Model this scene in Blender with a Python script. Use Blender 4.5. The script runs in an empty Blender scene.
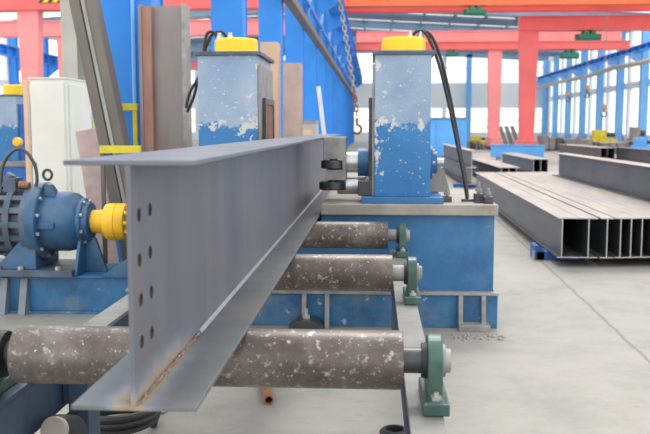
import bpy, bmesh, math, random
from mathutils import Vector, Matrix
random.seed(7)
C = bpy.context.scene.collection
R = math.radians
PI = math.pi

# ------------------------------------------------------------------ camera, sky, exposure
CAM_Z, F = 1.55, 850.0
PITCH, YAW = R(5.977), R(3.348)
cd = bpy.data.cameras.new('camera')
cam = bpy.data.objects.new('camera', cd)
C.objects.link(cam)
cam.location = (0, 0, CAM_Z)
cam.rotation_euler = (PI/2 - PITCH, 0, YAW)
cd.sensor_width = 36
cd.lens = 36*F/650
cd.clip_start = .05
cd.clip_end = 400
cd.dof.use_dof = True
cd.dof.focus_distance = 4.2
cd.dof.aperture_fstop = 4.0
bpy.context.scene.camera = cam

SKY = 1.15
w = bpy.data.worlds.new('overcast_sky')
bpy.context.scene.world = w
w.use_nodes = True
nt = w.node_tree
bg = nt.nodes['Background']
tc = nt.nodes.new('ShaderNodeTexCoord')
sp = nt.nodes.new('ShaderNodeSeparateXYZ')
rp = nt.nodes.new('ShaderNodeValToRGB')
nt.links.new(tc.outputs['Generated'], sp.inputs[0])
nt.links.new(sp.outputs['Z'], rp.inputs[0])
nt.links.new(rp.outputs[0], bg.inputs[0])
e = rp.color_ramp.elements
e[0].position = 0.0; e[0].color = (1.2, 1.21, 1.22, 1)
e[1].position = .9; e[1].color = (1.18, 1.2, 1.23, 1)
bg.inputs[1].default_value = SKY

sd = bpy.data.lights.new('sun', 'SUN')
sd.energy = 1.3; sd.angle = R(17); sd.color = (1, .95, .86)
sun = bpy.data.objects.new('sun', sd)
C.objects.link(sun)
sun.rotation_euler = (R(-36), R(3), 0)

vs = bpy.context.scene.view_settings
vs.view_transform = 'Standard'; vs.look = 'None'; vs.gamma = 1; vs.use_curve_mapping = False
vs.exposure = .36

# ------------------------------------------------------------------ place finder: photo direction met with a plane of the place
_R = cam.rotation_euler.to_matrix()
def ray(px, py): return _R @ Vector(((px-325)/F, (217-py)/F, -1))
def P(px, py, Y):
    d = ray(px, py); return Vector((0, 0, CAM_Z)) + d*(Y/d.y)
def G(px, py, z=0):
    d = ray(px, py); return Vector((0, 0, CAM_Z)) + d*((z-CAM_Z)/d.z)

# ------------------------------------------------------------------ materials
def new_mat(name):
    m = bpy.data.materials.new(name); m.use_nodes = True
    n = m.node_tree.nodes; l = m.node_tree.links
    return m, n, l, n['Principled BSDF']
def pos(n, l, scale=(1, 1, 1)):
    g = n.new('ShaderNodeNewGeometry')
    if scale == (1, 1, 1): return g.outputs['Position']
    v = n.new('ShaderNodeVectorMath'); v.operation = 'MULTIPLY'; v.inputs[1].default_value = scale
    l.new(g.outputs['Position'], v.inputs[0]); return v.outputs[0]
def noise(n, l, vec, scale, detail=4, rough=.55):
    t = n.new('ShaderNodeTexNoise'); t.inputs['Scale'].default_value = scale
    t.inputs['Detail'].default_value = detail; t.inputs['Roughness'].default_value = rough
    l.new(vec, t.inputs['Vector']); return t.outputs['Fac']
def ramp(n, l, fac, stops):
    r = n.new('ShaderNodeValToRGB'); el = r.color_ramp.elements
    while len(el) < len(stops): el.new(.5)
    for k, (p, c) in enumerate(stops):
        el[k].position = p
        el[k].color = (c, c, c, 1) if isinstance(c, (int, float)) else (*c, 1)
    l.new(fac, r.inputs[0]); return r.outputs[0]
def mixc(n, l, fac, a, b):
    x = n.new('ShaderNodeMix'); x.data_type = 'RGBA'
    for s, v in ((x.inputs['Factor'], fac), (x.inputs['A'], a), (x.inputs['B'], b)):
        if hasattr(v, 'is_output'): l.new(v, s)
        elif isinstance(v, tuple): s.default_value = (*v, 1)
        else: s.default_value = v
    return x.outputs['Result']
def math_(n, l, op, a, b=0.0, clamp=False):
    x = n.new('ShaderNodeMath'); x.operation = op; x.use_clamp = clamp
    for s, v in ((x.inputs[0], a), (x.inputs[1], b)):
        if hasattr(v, 'is_output'): l.new(v, s)
        else: s.default_value = v
    return x.outputs[0]
def bump(n, l, b, h, strength=.2, dist=.01):
    k = n.new('ShaderNodeBump'); k.inputs['Strength'].default_value = strength; k.inputs['Distance'].default_value = dist
    l.new(h, k.inputs['Height']); l.new(k.outputs[0], b.inputs['Normal'])
def sc(c, f): return tuple(min(1, x*f) for x in c)

def paint(name, col, rough=.5, metal=0, var=.18, scale=5, chips=None, chip_t=.68, chip_scale=22, dirt=None, dirt_t=.6, stretch=(1, 1, 1), bmp=.0):
    m, n, l, b = new_mat(name)
    p = pos(n, l, stretch)
    c = ramp(n, l, noise(n, l, p, scale), [(.3, sc(col, 1-var)), (.7, sc(col, 1+var))])
    if dirt:
        c = mixc(n, l, ramp(n, l, noise(n, l, p, 2.6, 7, .7), [(dirt_t-.08, 0), (dirt_t+.1, 1)]), c, dirt)
    if chips:
        f = noise(n, l, pos(n, l), chip_scale, 5, .6)
        c = mixc(n, l, ramp(n, l, f, [(chip_t, 0), (chip_t+.02, 1)]), c, chips)
    l.new(c, b.inputs['Base Color'])
    b.inputs['Roughness'].default_value = rough; b.inputs['Metallic'].default_value = metal
    if bmp: bump(n, l, b, noise(n, l, p, 40, 3), bmp)
    return m

BLUE = (.035, .16, .38)
M = {}
M['machine_blue'] = paint('machine_blue_paint', (.03, .155, .35), .42, 0, .2, 3, chips=(.45, .47, .48), chip_t=.72, chip_scale=16, dirt=(.075, .2, .36), dirt_t=.58)
M['plinth_blue'] = paint('scuffed_blue_paint', (.03, .14, .3), .5, 0, .3, 6, chips=(.35, .42, .48), chip_t=.67, chip_scale=12, dirt=(.13, .2, .27), dirt_t=.56)
M['motor_blue'] = paint('dusty_motor_blue', (.03, .11, .225), .34, 0, .3, 5, dirt=(.1, .14, .18), dirt_t=.55)
M['motor_grey'] = paint('greasy_blue_grey_casting', (.085, .115, .155), .5, .2, .35, 7, dirt=(.06, .1, .15), dirt_t=.6)
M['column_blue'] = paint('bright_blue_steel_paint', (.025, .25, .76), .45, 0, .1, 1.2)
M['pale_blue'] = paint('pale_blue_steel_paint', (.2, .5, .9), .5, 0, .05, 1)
M['box_blue'] = paint('sky_blue_sheet_paint', (.12, .42, .85), .5, 0, .1, 1)
M['crane_red'] = paint('crane_red_paint', (.82, .15, .14), .5, 0, .08, .8)
M['crane_pink'] = paint('haze_pale_red_paint', (.9, .29, .28), .5, 0, .08, .8)  # background paints are mixed paler; the hall's haze is put into the colour
M['crane_orange'] = paint('orange_red_paint', (.9, .17, .06), .5, 0, .08, .8)
M['yellow'] = paint('yellow_cap_paint', (.95, .62, .015), .4, 0, .08, 4)
M['coupling'] = paint('amber_yellow_paint', (.9, .5, .02), .4, 0, .15, 8, chips=(.35, .2, .06), chip_t=.7)
M['guard_yellow'] = paint('yellow_green_guard_paint', (.72, .6, .04), .5, 0, .2, 5)
M['hoist_green'] = paint('hoist_green_paint', (.02, .22, .13), .5)
M['bearing_green'] = paint('bearing_green_paint', (.045, .1, .082), .38, .1, .3, 9, dirt=(.1, .2, .17), chips=(.35, .38, .36), chip_t=.74)
M['bright_steel'] = paint('bright_turned_steel', (.55, .55, .54), .3, .7, .2, 12)
M['dark_steel'] = paint('dark_oily_steel', (.07, .075, .08), .4, .4, .3, 9)
M['black_rubber'] = paint('black_rubber', (.018, .018, .02), .5)
M['grey_rail'] = paint('worn_grey_steel_face', (.22, .215, .2), .55, .1, .2, 5, dirt=(.2, .19, .18), dirt_t=.62)
M['top_plate'] = paint('dusty_tan_steel_plate', (.35, .32, .28), .6, 0, .2, 5, dirt=(.24, .21, .18), dirt_t=.6)
M['dusty_steel'] = paint('dusty_grey_steel', (.3, .29, .28), .55, .2, .3, 8)
M['cabinet'] = paint('ivory_cabinet_enamel', (.8, .79, .68), .45, 0, .05, 2)
M['post_beige'] = paint('beige_grey_primer', (.46, .44, .38), .6, 0, .1, 3)
M['lean_steel'] = paint('weathered_grey_steel', (.17, .15, .13), .55, .2, .15, 5, stretch=(1, 1, .3))
M['lean_light'] = paint('pale_worn_flange', (.34, .33, .3), .5, .2, .15, 5)
M['tan'] = paint('tan_primer', (.72, .5, .34), .6, 0, .1, 3)
M['salmon'] = paint('salmon_primer', (.6, .45, .38), .6, 0, .15, 4)
M['plank'] = paint('pinkish_primed_plate', (.5, .37, .34), .65, 0, .16, 7, dirt=(.4, .33, .3))
M['rust'] = paint('rust_brown', (.3, .13, .075), .7, .1, .3, 9)
M['rust_stripe'] = paint('rust_stripe', (.4, .22, .17), .65, .1, .2, 6, stretch=(1, 1, .3))
M['rust_steel'] = paint('rusty_grey_mill_steel', (.3, .275, .265), .5, .2, .15, 4, dirt=(.36, .2, .14), dirt_t=.62, stretch=(1, 1, .25))
M['mill'] = paint('dark_mill_steel', (.115, .118, .125), .45, .35, .2, 4, stretch=(1, .3, 1), dirt=(.2, .17, .14), dirt_t=.66)
M['mill_top'] = paint('pale_flange_top_steel', (.33, .29, .265), .5, .15, .18, 2.5, dirt=(.4, .35, .24), dirt_t=.6, stretch=(2, .5, 1))  # paler, yellower tone for the upward faces of the stacked beams
M['mill_edge'] = paint('sheared_steel_edge', (.48, .47, .45), .4, .3, .1)
M['gusset'] = paint('dusty_blue_grey_gusset', (.2, .23, .26), .55, 0, .2, 6)
M['bore'] = paint('shade_dark_bore', (.02, .02, .022), .7)  # near-black hole walls: the shade inside the bolt holes is put into the colour
M['chain'] = paint('worn_chain_steel', (.4, .38, .35), .45, .4, .2, 9, dirt=(.32, .2, .13), dirt_t=.55)
M['frame_blue'] = paint('dull_frame_blue', (.03, .06, .1), .5, 0, .25, 5, dirt=(.06, .085, .12), dirt_t=.6, stretch=(1, 1, .4))
M['weld'] = paint('burnt_weld_metal', (.24, .15, .1), .5, .3, .4, 40, chips=(.4, .38, .36), chip_t=.6, chip_scale=60)
M['white_trim'] = paint('white_steel_paint', (.75, .76, .75), .5, 0, .05)
M['wall_panel'] = paint('pale_grey_wall_panel', (.88, .9, .89), .7, 0, .03, .3)
M['roof_panel'] = paint('grey_roof_sheet', (.72, .7, .66), .7, 0, .06, .5)
M['rafter'] = paint('slate_blue_roof_steel', (.2, .31, .44), .6, 0, .12, .6)
M['dull_blue'] = paint('saddle_blue_paint', (.02, .12, .42), .5, 0, .2, 6)
M['heap'] = paint('heap_steel', (.28, .26, .24), .6, .2, .3, 2)
M['hook'] = paint('orange_hook_paint', (.5, .24, .06), .5)

def chip_tower():
    m, n, l, b = new_mat('blue_tower_paint_peeled_upper')
    p = pos(n, l)
    g = n.new('ShaderNodeSeparateXYZ'); l.new(p, g.inputs[0])
    low = ramp(n, l, noise(n, l, p, 3), [(.3, (.02, .15, .38)), (.7, (.035, .2, .46))])
    up = ramp(n, l, noise(n, l, p, 2.2, 6, .65), [(.3, (.2, .29, .42)), (.55, (.29, .38, .5)), (.72, (.42, .46, .53))])
    # ragged border of the pale coat
    edge = math_(n, l, 'ADD', g.outputs['Z'], math_(n, l, 'MULTIPLY', math_(n, l, 'SUBTRACT', noise(n, l, p, 4, 8, .75), .5), .42))
    top = ramp(n, l, math_(n, l, 'SUBTRACT', edge, 1.0), [(.575, 0), (.585, 1)])
    c = mixc(n, l, top, low, up)
    # chips grow dense along the border and the left edge
    near = ramp(n, l, math_(n, l, 'ABSOLUTE', math_(n, l, 'SUBTRACT', g.outputs['Z'], 1.58)), [(0, .16), (.06, .06), (.2, .015), (.5, 0)])
    e1 = math_(n, l, 'ABSOLUTE', math_(n, l, 'SUBTRACT', g.outputs['X'], .01))
    e2 = math_(n, l, 'ABSOLUTE', math_(n, l, 'SUBTRACT', g.outputs['X'], -.95))
    ee = ramp(n, l, math_(n, l, 'MINIMUM', e1, e2), [(0, .12), (.09, .03), (.16, 0)])
    f = math_(n, l, 'ADD', math_(n, l, 'ADD', noise(n, l, p, 13, 5, .6), near), ee)
    c = mixc(n, l, ramp(n, l, f, [(.685, 0), (.70, 1)]), c, (.55, .55, .53))
    f2 = noise(n, l, p, 45, 2, .5)
    c = mixc(n, l, ramp(n, l, f2, [(.70, 0), (.72, 1)]), c, (.6, .62, .63))
    l.new(c, b.inputs['Base Color']); b.inputs['Roughness'].default_value = .42
    return m
M['tower'] = chip_tower()

def roller_mat():
    m, n, l, b = new_mat('scuffed_roller_steel')
    p = pos(n, l, (1, 1, 1))
    c = ramp(n, l, noise(n, l, p, 6, 6, .65), [(.3, (.075, .058, .05)), (.55, (.145, .12, .106)), (.75, (.25, .222, .205))])
    f = noise(n, l, p, 30, 5, .65)
    c = mixc(n, l, ramp(n, l, f, [(.57, 0), (.7, 1)]), c, (.5, .48, .46))
    f3 = noise(n, l, p, 95, 2, .5)
    c = mixc(n, l, ramp(n, l, f3, [(.68, 0), (.73, 1)]), c, (.6, .58, .56))
    s = noise(n, l, pos(n, l, (12, 1, 1)), 4, 3)
    c = mixc(n, l, math_(n, l, 'MULTIPLY', ramp(n, l, s, [(.5, 0), (.7, 1)]), .35), c, (.12, .09, .075))
    l.new(c, b.inputs['Base Color'])
    b.inputs['Roughness'].default_value = .42; b.inputs['Metallic'].default_value = .35
    bump(n, l, b, f, .15, .004)
    return m
M['roller'] = roller_mat()

def main_beam_mat():
    m, n, l, b = new_mat('blue_grey_mill_scale')
    p = pos(n, l)
    g = n.new('ShaderNodeSeparateXYZ'); l.new(p, g.inputs[0])
    st = noise(n, l, pos(n, l, (1, 1, .16)), 3.2, 7, .6)
    c = ramp(n, l, st, [(.28, (.105, .12, .148)), (.5, (.152, .158, .184)), (.75, (.205, .2, .22))])
    rs = noise(n, l, pos(n, l, (1, .8, .5)), 3.2, 5, .6)
    c = mixc(n, l, math_(n, l, 'MULTIPLY', ramp(n, l, rs, [(.56, 0), (.74, 1)]), .5), c, (.2, .13, .11))
    # temper colours round the weld at the near foot of the web
    dx = math_(n, l, 'ADD', g.outputs['X'], .596)
    dz = math_(n, l, 'SUBTRACT', g.outputs['Z'], .875)
    d = math_(n, l, 'SQRT', math_(n, l, 'ADD', math_(n, l, 'MULTIPLY', dx, dx), math_(n, l, 'MULTIPLY', dz, dz)))
    d = math_(n, l, 'ADD', d, math_(n, l, 'MULTIPLY', math_(n, l, 'SUBTRACT', noise(n, l, p, 9, 4), .5), .09))
    y = math_(n, l, 'ADD', g.outputs['Y'], math_(n, l, 'MULTIPLY', noise(n, l, p, 5, 3), .3))
    ym = ramp(n, l, math_(n, l, 'MULTIPLY', math_(n, l, 'SUBTRACT', y, 2.0), 1.0), [(.55, 1), (.85, 0)])
    tint = ramp(n, l, d, [(0, (.2, .09, .04)), (.012, (.38, .25, .15)), (.03, (.42, .34, .25)), (.05, (.3, .33, .38)), (.09, (.16, .2, .27))])
    a = math_(n, l, 'MULTIPLY', ym, ramp(n, l, d, [(.035, .8), (.09, 0)]))
    c = mixc(n, l, a, c, tint)
    l.new(c, b.inputs['Base Color'])
    b.inputs['Roughness'].default_value = .42; b.inputs['Metallic'].default_value = .3
    return m
M['main_beam'] = main_beam_mat()
M['weld_line'] = paint('brushed_weld_line', (.3, .3, .31), .45, .3, .15, 20)
M['main_flange'] = M['main_beam'].copy(); M['main_flange'].name = 'lit_tuned_flange_mill_scale'  # copy for the bottom flange, tuned so the light on it sits in its colour
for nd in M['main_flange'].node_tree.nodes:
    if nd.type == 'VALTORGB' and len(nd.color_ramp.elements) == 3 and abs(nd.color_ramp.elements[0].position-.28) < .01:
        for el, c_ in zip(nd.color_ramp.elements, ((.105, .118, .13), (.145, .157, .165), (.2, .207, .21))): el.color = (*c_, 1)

def floor_mat():
    m, n, l, b = new_mat('dusty_concrete')
    p = pos(n, l)
    g = n.new('ShaderNodeSeparateXYZ'); l.new(p, g.inputs[0])
    c = ramp(n, l, noise(n, l, p, 1.6, 9, .72), [(.3, (.225, .222, .198)), (.5, (.305, .29, .26)), (.72, (.345, .325, .298))])
    sc_ = noise(n, l, pos(n, l, (1, 3.2, 1)), 5, 5, .6)
    c = mixc(n, l, math_(n, l, 'MULTIPLY', ramp(n, l, sc_, [(.6, 0), (.72, 1)]), .45), c, (.215, .2, .178))
    fn = noise(n, l, p, 60, 3, .6)
    c = mixc(n, l, math_(n, l, 'MULTIPLY', ramp(n, l, fn, [(.55, 0), (.75, 1)]), .2), c, (.18, .165, .148))
    a, q = G(553, 272), G(650, 362)
    k = (a.x-q.x)/(a.y-q.y)
    line = math_(n, l, 'SUBTRACT', g.outputs['X'], math_(n, l, 'ADD', math_(n, l, 'MULTIPLY', g.outputs['Y'], k), a.x-k*a.y))
    line = math_(n, l, 'ADD', line, math_(n, l, 'MULTIPLY', math_(n, l, 'SUBTRACT', noise(n, l, p, 3, 5, .7), .5), .06))
    cr = ramp(n, l, math_(n, l, 'ABSOLUTE', line), [(.009, 1), (.02, 0)])
    c = mixc(n, l, math_(n, l, 'MULTIPLY', cr, .8), c, (.17, .15, .13))
    l.new(c, b.inputs['Base Color']); b.inputs['Roughness'].default_value = .62
    bump(n, l, b, sc_, .12, .01)
    return m
M['floor'] = floor_mat()

def hazard_mat():
    m, n, l, b = new_mat('yellow_black_hazard_stripes')
    g = n.new('ShaderNodeSeparateXYZ'); l.new(pos(n, l), g.inputs[0])
    s = math_(n, l, 'SUBTRACT', g.outputs['X'], g.outputs['Z'])
    f = math_(n, l, 'GREATER_THAN', math_(n, l, 'FRACT', math_(n, l, 'MULTIPLY', s, 2.4)), .5)
    l.new(mixc(n, l, f, (.9, .6, .02), (.03, .03, .03)), b.inputs['Base Color'])
    return m
M['hazard'] = hazard_mat()

def glass_mat():
    m, n, l, b = new_mat('clear_pane_glass')
    t = n.new('ShaderNodeBsdfTransparent'); t.inputs[0].default_value = (.97, .98, .98, 1)
    gl = n.new('ShaderNodeBsdfGlossy'); gl.inputs['Roughness'].default_value = .05
    x = n.new('ShaderNodeMixShader'); x.inputs[0].default_value = .05
    l.new(t.outputs[0], x.inputs[1]); l.new(gl.outputs[0], x.inputs[2])
    l.new(x.outputs[0], n['Material Output'].inputs[0])
    return m
M['glass'] = glass_mat()

# ------------------------------------------------------------------ mesh helpers
class MB:
    def __init__(s): s.bm = bmesh.new()
    def box(s, x0, x1, y0, y1, z0, z1):
        v = [s.bm.verts.new(c) for c in ((x0,y0,z0),(x1,y0,z0),(x1,y1,z0),(x0,y1,z0),(x0,y0,z1),(x1,y0,z1),(x1,y1,z1),(x0,y1,z1))]
        for f in ((3,2,1,0),(4,5,6,7),(0,1,5,4),(1,2,6,5),(2,3,7,6),(3,0,4,7)): s.bm.faces.new([v[i] for i in f])
        return s
    def prism(s, poly, axis, a, b):
        """closed outline (u, v) extruded from a to b along axis: x -> (y, z), y -> (x, z), z -> (x, y)"""
        def mk(t, u, v): return (t, u, v) if axis == 'x' else (u, t, v) if axis == 'y' else (u, v, t)
        A = [s.bm.verts.new(mk(a, u, v)) for u, v in poly]; B = [s.bm.verts.new(mk(b, u, v)) for u, v in poly]
        k = len(poly)
        s.bm.faces.new(A); s.bm.faces.new(B[::-1])
        for i in range(k): s.bm.faces.new([A[i], B[i], B[(i+1) % k], A[(i+1) % k]])
        return s
    def lathe(s, prof, o, axis, seg=32):
        """profile [(t, r)] turned about an axis through o"""
        ax = {'x': Vector((1,0,0)), 'y': Vector((0,1,0)), 'z': Vector((0,0,1))}[axis] if isinstance(axis, str) else Vector(axis).normalized()
        u = ax.orthogonal().normalized(); v = ax.cross(u); o = Vector(o); rings = []
        for t, r in prof:
            if r <= 1e-6: rings.append([s.bm.verts.new(o+ax*t)])
            else: rings.append([s.bm.verts.new(o+ax*t+(u*math.cos(2*PI*i/seg)+v*math.sin(2*PI*i/seg))*r) for i in range(seg)])
        for a, b in zip(rings, rings[1:]):
            for i in range(seg):
                j = (i+1) % seg
                if len(a) == 1 and len(b) == 1: continue
                if len(a) == 1: s.bm.faces.new([a[0], b[j], b[i]])
                elif len(b) == 1: s.bm.faces.new([a[i], a[j], b[0]])
                else: s.bm.faces.new([a[i], a[j], b[j], b[i]])
        if len(rings[0]) > 1: s.bm.faces.new(rings[0][::-1])
        if len(rings[-1]) > 1: s.bm.faces.new(rings[-1])
        return s
    def cyl(s, a, b, r, r2=None, seg=24):
        a, b = Vector(a), Vector(b)
        return s.lathe([(0, r), ((b-a).length, r if r2 is None else r2)], a, b-a, seg)
    def tube(s, pts, r, seg=10, closed=False):
        pts = [Vector(p) for p in pts]; k = len(pts); rings = []; up = None
        for i, p in enumerate(pts):
            t = (pts[(i+1) % k]-pts[i-1]) if closed else (pts[min(i+1, k-1)]-pts[max(i-1, 0)])
            t.normalize()
            up = t.orthogonal().normalized() if up is None else (up-t*up.dot(t)).normalized()
            v = t.cross(up)
            rings.append([s.bm.verts.new(p+(up*math.cos(2*PI*j/seg)+v*math.sin(2*PI*j/seg))*r) for j in range(seg)])
        for i in range(k if closed else k-1):
            a, b = rings[i], rings[(i+1) % k]
            for j in range(seg): s.bm.faces.new([a[j], a[(j+1) % seg], b[(j+1) % seg], b[j]])
        if not closed: s.bm.faces.new(rings[0][::-1]); s.bm.faces.new(rings[-1])
        return s
    def torus(s, c, axis, Rr, r, seg=28, arc=1.0):
        ax = Vector(axis).normalized(); u = ax.orthogonal().normalized(); v = ax.cross(u); c = Vector(c)
        return s.tube([c+(u*math.cos(2*PI*i/seg)+v*math.sin(2*PI*i/seg))*Rr for i in range(seg)], r, 8, True)
    def bolt(s, c, axis, r, h):
        return s.lathe([(0, r), (h, r)], c, axis, 6)
    def build(s, name, mat, parent=None, bev=0, smooth=False, mats=None, pick=None):
        bmesh.ops.recalc_face_normals(s.bm, faces=s.bm.faces[:])
        if parent is not None:
            w_ = wl(parent)
            bmesh.ops.translate(s.bm, verts=s.bm.verts[:], vec=-w_)
        if pick:
            for f in s.bm.faces: f.material_index = pick(f)
        me = bpy.data.meshes.new(name)
        if smooth:
            for f in s.bm.faces: f.smooth = True
        s.bm.to_mesh(me); s.bm.free()
        for m in (mats or [mat]): me.materials.append(m)
        o = bpy.data.objects.new(name, me); C.objects.link(o)
        if parent is not None: o.parent = parent
        if smooth:
            md = o.modifiers.new('edge', 'EDGE_SPLIT'); md.split_angle = R(38)
        elif bev:
            md = o.modifiers.new('bevel', 'BEVEL'); md.width = bev; md.segments = 2; md.limit_method = 'ANGLE'; md.angle_limit = R(40)
        return o
def wl(o):
    v = Vector(o.location)
    while o.parent: o = o.parent; v += Vector(o.location)
    return v
def thing(name, label, cat, loc=(0, 0, 0), group=None):
    o = bpy.data.objects.new(name, None); o.empty_display_size = .1; C.objects.link(o)
    o.location = loc; o['label'] = label; o['category'] = cat
    if group: o['group'] = group
    return o
def tag(o, label, cat, group=None, kind=None):
    o['label'] = label; o['category'] = cat
    if group: o['group'] = group
    if kind: o['kind'] = kind
    return o
def struct(o): o['kind'] = 'structure'; return o
def dup(root, loc, label, group=None, rz=None):
    r = root.copy(); C.objects.link(r); r.location = loc; r['label'] = label
    if group: r['group'] = group
    if rz is not None: r.rotation_euler.z = rz
    for ch in list(root.children):
        c = ch.copy(); C.objects.link(c); c.parent = r
        for g_ in list(ch.children):
            d = g_.copy(); C.objects.link(d); d.parent = c
    return r
ORD = ['first', 'second', 'third', 'fourth', 'fifth', 'sixth', 'seventh', 'eighth', 'ninth', 'tenth', 'eleventh', 'twelfth', 'thirteenth', 'fourteenth', 'fifteenth', 'sixteenth', 'seventeenth', 'eighteenth']

# ------------------------------------------------------------------ the hall
XL, XR, XM, YE = -27.0, 19.6, -2.5, 100.0
struct(MB().box(XL-.3, XR+.3, -8, YE+.3, -.3, 0).build('floor', M['floor']))

def wall_with_windows(name, along, lo, hi, at, th, wins, zt):
    """wall of boxes round openings; along 'x' or 'y'; wins = [(a0, a1, z0, z1)] on a sorted grid of rows"""
    m = MB(); rows = sorted({(z0, z1) for *_, z0, z1 in wins}); z = 0
    def bx(a, b, z0, z1):
        if b-a > 1e-4 and z1-z0 > 1e-4:
            m.box(a, b, at, at+th, z0, z1) if along == 'x' else m.box(at, at+th, a, b, z0, z1)
    for z0, z1 in rows:
        bx(lo, hi, z, z0); a = lo
        for w0, w1, *_ in sorted(x for x in wins if (x[2], x[3]) == (z0, z1)): bx(a, w0, z0, z1); a = w1
        bx(a, hi, z0, z1); z = z1
    bx(lo, hi, z, zt)
    return struct(m.build(name, M['wall_panel']))
n_win = [0]
def window(along, a0, a1, z0, z1, at, bars, rails):
    n_win[0] += 1
    m = MB(); t = .04; d = .06
    def bx(a, b, c, e_):
        m.box(a, b, at, at+d, c, e_) if along == 'x' else m.box(at, at+d, a, b, c, e_)
    bx(a0, a1, z0, z0+t*1.6); bx(a0, a1, z1-t*1.6, z1)
    bx(a0, a0+t, z0, z1); bx(a1-t, a1, z0, z1)
    for k in range(1, bars+1): c = a0+(a1-a0)*k/(bars+1); bx(c-t/2, c+t/2, z0, z1)
    for k in range(1, rails+1): c = z0+(z1-z0)*k/(rails+1); bx(a0, a1, c-t*1.6, c+t*1.6)
    f = struct(m.build('window_%d' % n_win[0], M['wall_panel']))
    p = MB(); q = at+d/2
    p.box(a0, a1, q-.004, q+.004, z0, z1) if along == 'x' else p.box(q-.004, q+.004, a0, a1, z0, z1)
    p.build('pane', M['glass'], f)

# far wall, in bays of about six metres
wins = []
xs = [XL+.4+i*5.8 for i in range(8)]
for x in xs:
    wins += [(x, x+5.4, 1.0, 3.9), (x, x+5.4, 6.7, 10.2)]
wall_with_windows('wall_far', 'x', XL, XR, YE, .3, wins, 11.6)
for a0, a1, z0, z1 in wins: window('x', a0, a1, z0, z1, YE+.1, 3 if z0 < 3 else 0, 1)
# side walls
for nm, at in (('wall_right', XR), ('wall_left', XL-.3)):
    wins = []
    y = 38
    while y+6 <= YE:
        wins += [(y+.25, y+5.75, 1.0, 4.6), (y+.25, y+5.75, 5.0, 9.0)]; y += 6
    wall_with_windows(nm, 'y', 32, YE, at, .3, wins, 9.8)
    for a0, a1, z0, z1 in wins: window('y', a0, a1, z0, z1, at+.1, 1, 0)

# roof over the far half: sheets between skylight strips, rafters below
def roof_z(x): return 10.9-abs(x-XM)*.055
ro = MB(); sk = MB()
for side, (xa, xb) in (('l', (XL-.3, XM)), ('r', (XM, XR+.3))):
    y = 63.0; k = 0
    while y < YE:
        y1 = min(YE+.3, y+2.0)
        m = sk if k % 2 else ro
        m.prism([(xa, roof_z(xa)), (xb, roof_z(xb)), (xb, roof_z(xb)+.06), (xa, roof_z(xa)+.06)], 'y', y, y1)
        y = y1; k += 1
struct(ro.build('ceiling', M['roof_panel']))
sky_o = struct(sk.build('ceiling_skylights', M['glass']))
for k in range(7):
    y = 63.2+6*k
    m = MB()
    for xa, xb in ((XL, XM), (XM, XR)):
        m.prism([(xa, roof_z(xa)-.6), (xb, roof_z(xb)-.6), (xb, roof_z(xb)-.02), (xa, roof_z(xa)-.02)], 'y', y, y+.25)
    struct(m.build('trim_%d' % (k+1), M['rafter']))
for k, x in enumerate([XL+2+2.4*i for i in range(19)]):
    if abs(x-XM) < .6: continue
    struct(MB().box(x-.06, x+.06, 63.1, YE, roof_z(x)-.24, roof_z(x)-.06).build('trim_%d' % (20+k), M['rafter']))

# columns between the bays
def column(x0, x1, y, z1, mat, label, group, bracket):
    t = thing('steel_column', label, 'column', ((x0+x1)/2, y+.25, 0), group)
    t['kind'] = 'thing'
    m = MB(); m.box(x0, x1, y, y+.03, 0, z1); m.box(x0, x1, y+.47, y+.5, 0, z1)
    m.box(x0+.02, x1-.02, y+.03, y+.47, 0, z1)
    m.build('shaft', mat, t)
    MB().box(x0-.08, x1+.08, y-.08, y+.58, 0, .05).build('base_plate', mat, t)
    if bracket:
        x, s = bracket[:2]; zk = bracket[2] if len(bracket) > 2 else 6.6
        MB().prism([(x, zk), (x+s, zk), (x+s, zk-.3), (x, zk-.9)], 'y', y+.1, y+.4).build('bracket', mat, t)
    return t
NL = 15
for k in range(NL):
    col_ = column(-2.8, -2.25, 8.6+6*k, 6.6 if k < 6 else 9.9, M['column_blue'], '%s bright blue steel column from the camera in the left row' % ORD[k], 'blue columns between the bays', (-2.25, .85))
    if k == 0: MB().tube([(P(133, 50, 8.56).x, 8.575, .05), (P(133, 50, 8.56).x, 8.575, 3.6)], .02, 8).build('conduit', M['pale_blue'], col_, smooth=True)
for k in range(7):
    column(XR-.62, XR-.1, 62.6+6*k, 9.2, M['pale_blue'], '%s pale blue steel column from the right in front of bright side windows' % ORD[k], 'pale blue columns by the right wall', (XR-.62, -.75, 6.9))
x = P(469, 80, YE-.7).x
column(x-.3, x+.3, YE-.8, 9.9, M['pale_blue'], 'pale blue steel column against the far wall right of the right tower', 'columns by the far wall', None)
for k in range(9):
    column(XL+.1, XL+.58, 50+6*k, 9.2, M['column_blue'], 'blue steel column against the far left bay windows', 'columns by the left wall', (XL+.58, .8))
def runway(x0, x1, y0, label, mat, zb=6.6):
    t = thing('crane_runway_girder', label, 'girder', ((x0+x1)/2, y0, 6.6))
    m = MB(); m.box(x0, x1, y0, YE-.2, zb, zb+.06); m.box(x0, x1, y0, YE-.2, 7.25, 7.3)
    c = (x0+x1)/2; m.box(c-.05, c+.05, y0, YE-.2, zb+.06, 7.25)
    m.build('girder', mat, t)
    y = max(y0+.5, 20) if x0 > -3 else 50
    while y < YE-1:
        MB().box(x0+.01, x1-.01, y, y+.12, zb+.06, 7.25).build('stiffener_rib', mat, t); y += 1.5
    MB().box(c-.05, c+.05, y0, YE-.2, 7.3, 7.4).build('rail', M['dusty_steel'], t)
    return t
runway(-2.05, -1.45, 8.2, 'blue crane runway girder running along the left column row', M['column_blue'])
runway(XR-1.3, XR-.75, 50, 'blue crane runway girder along the bright right wall', M['column_blue'], 6.9)
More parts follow.
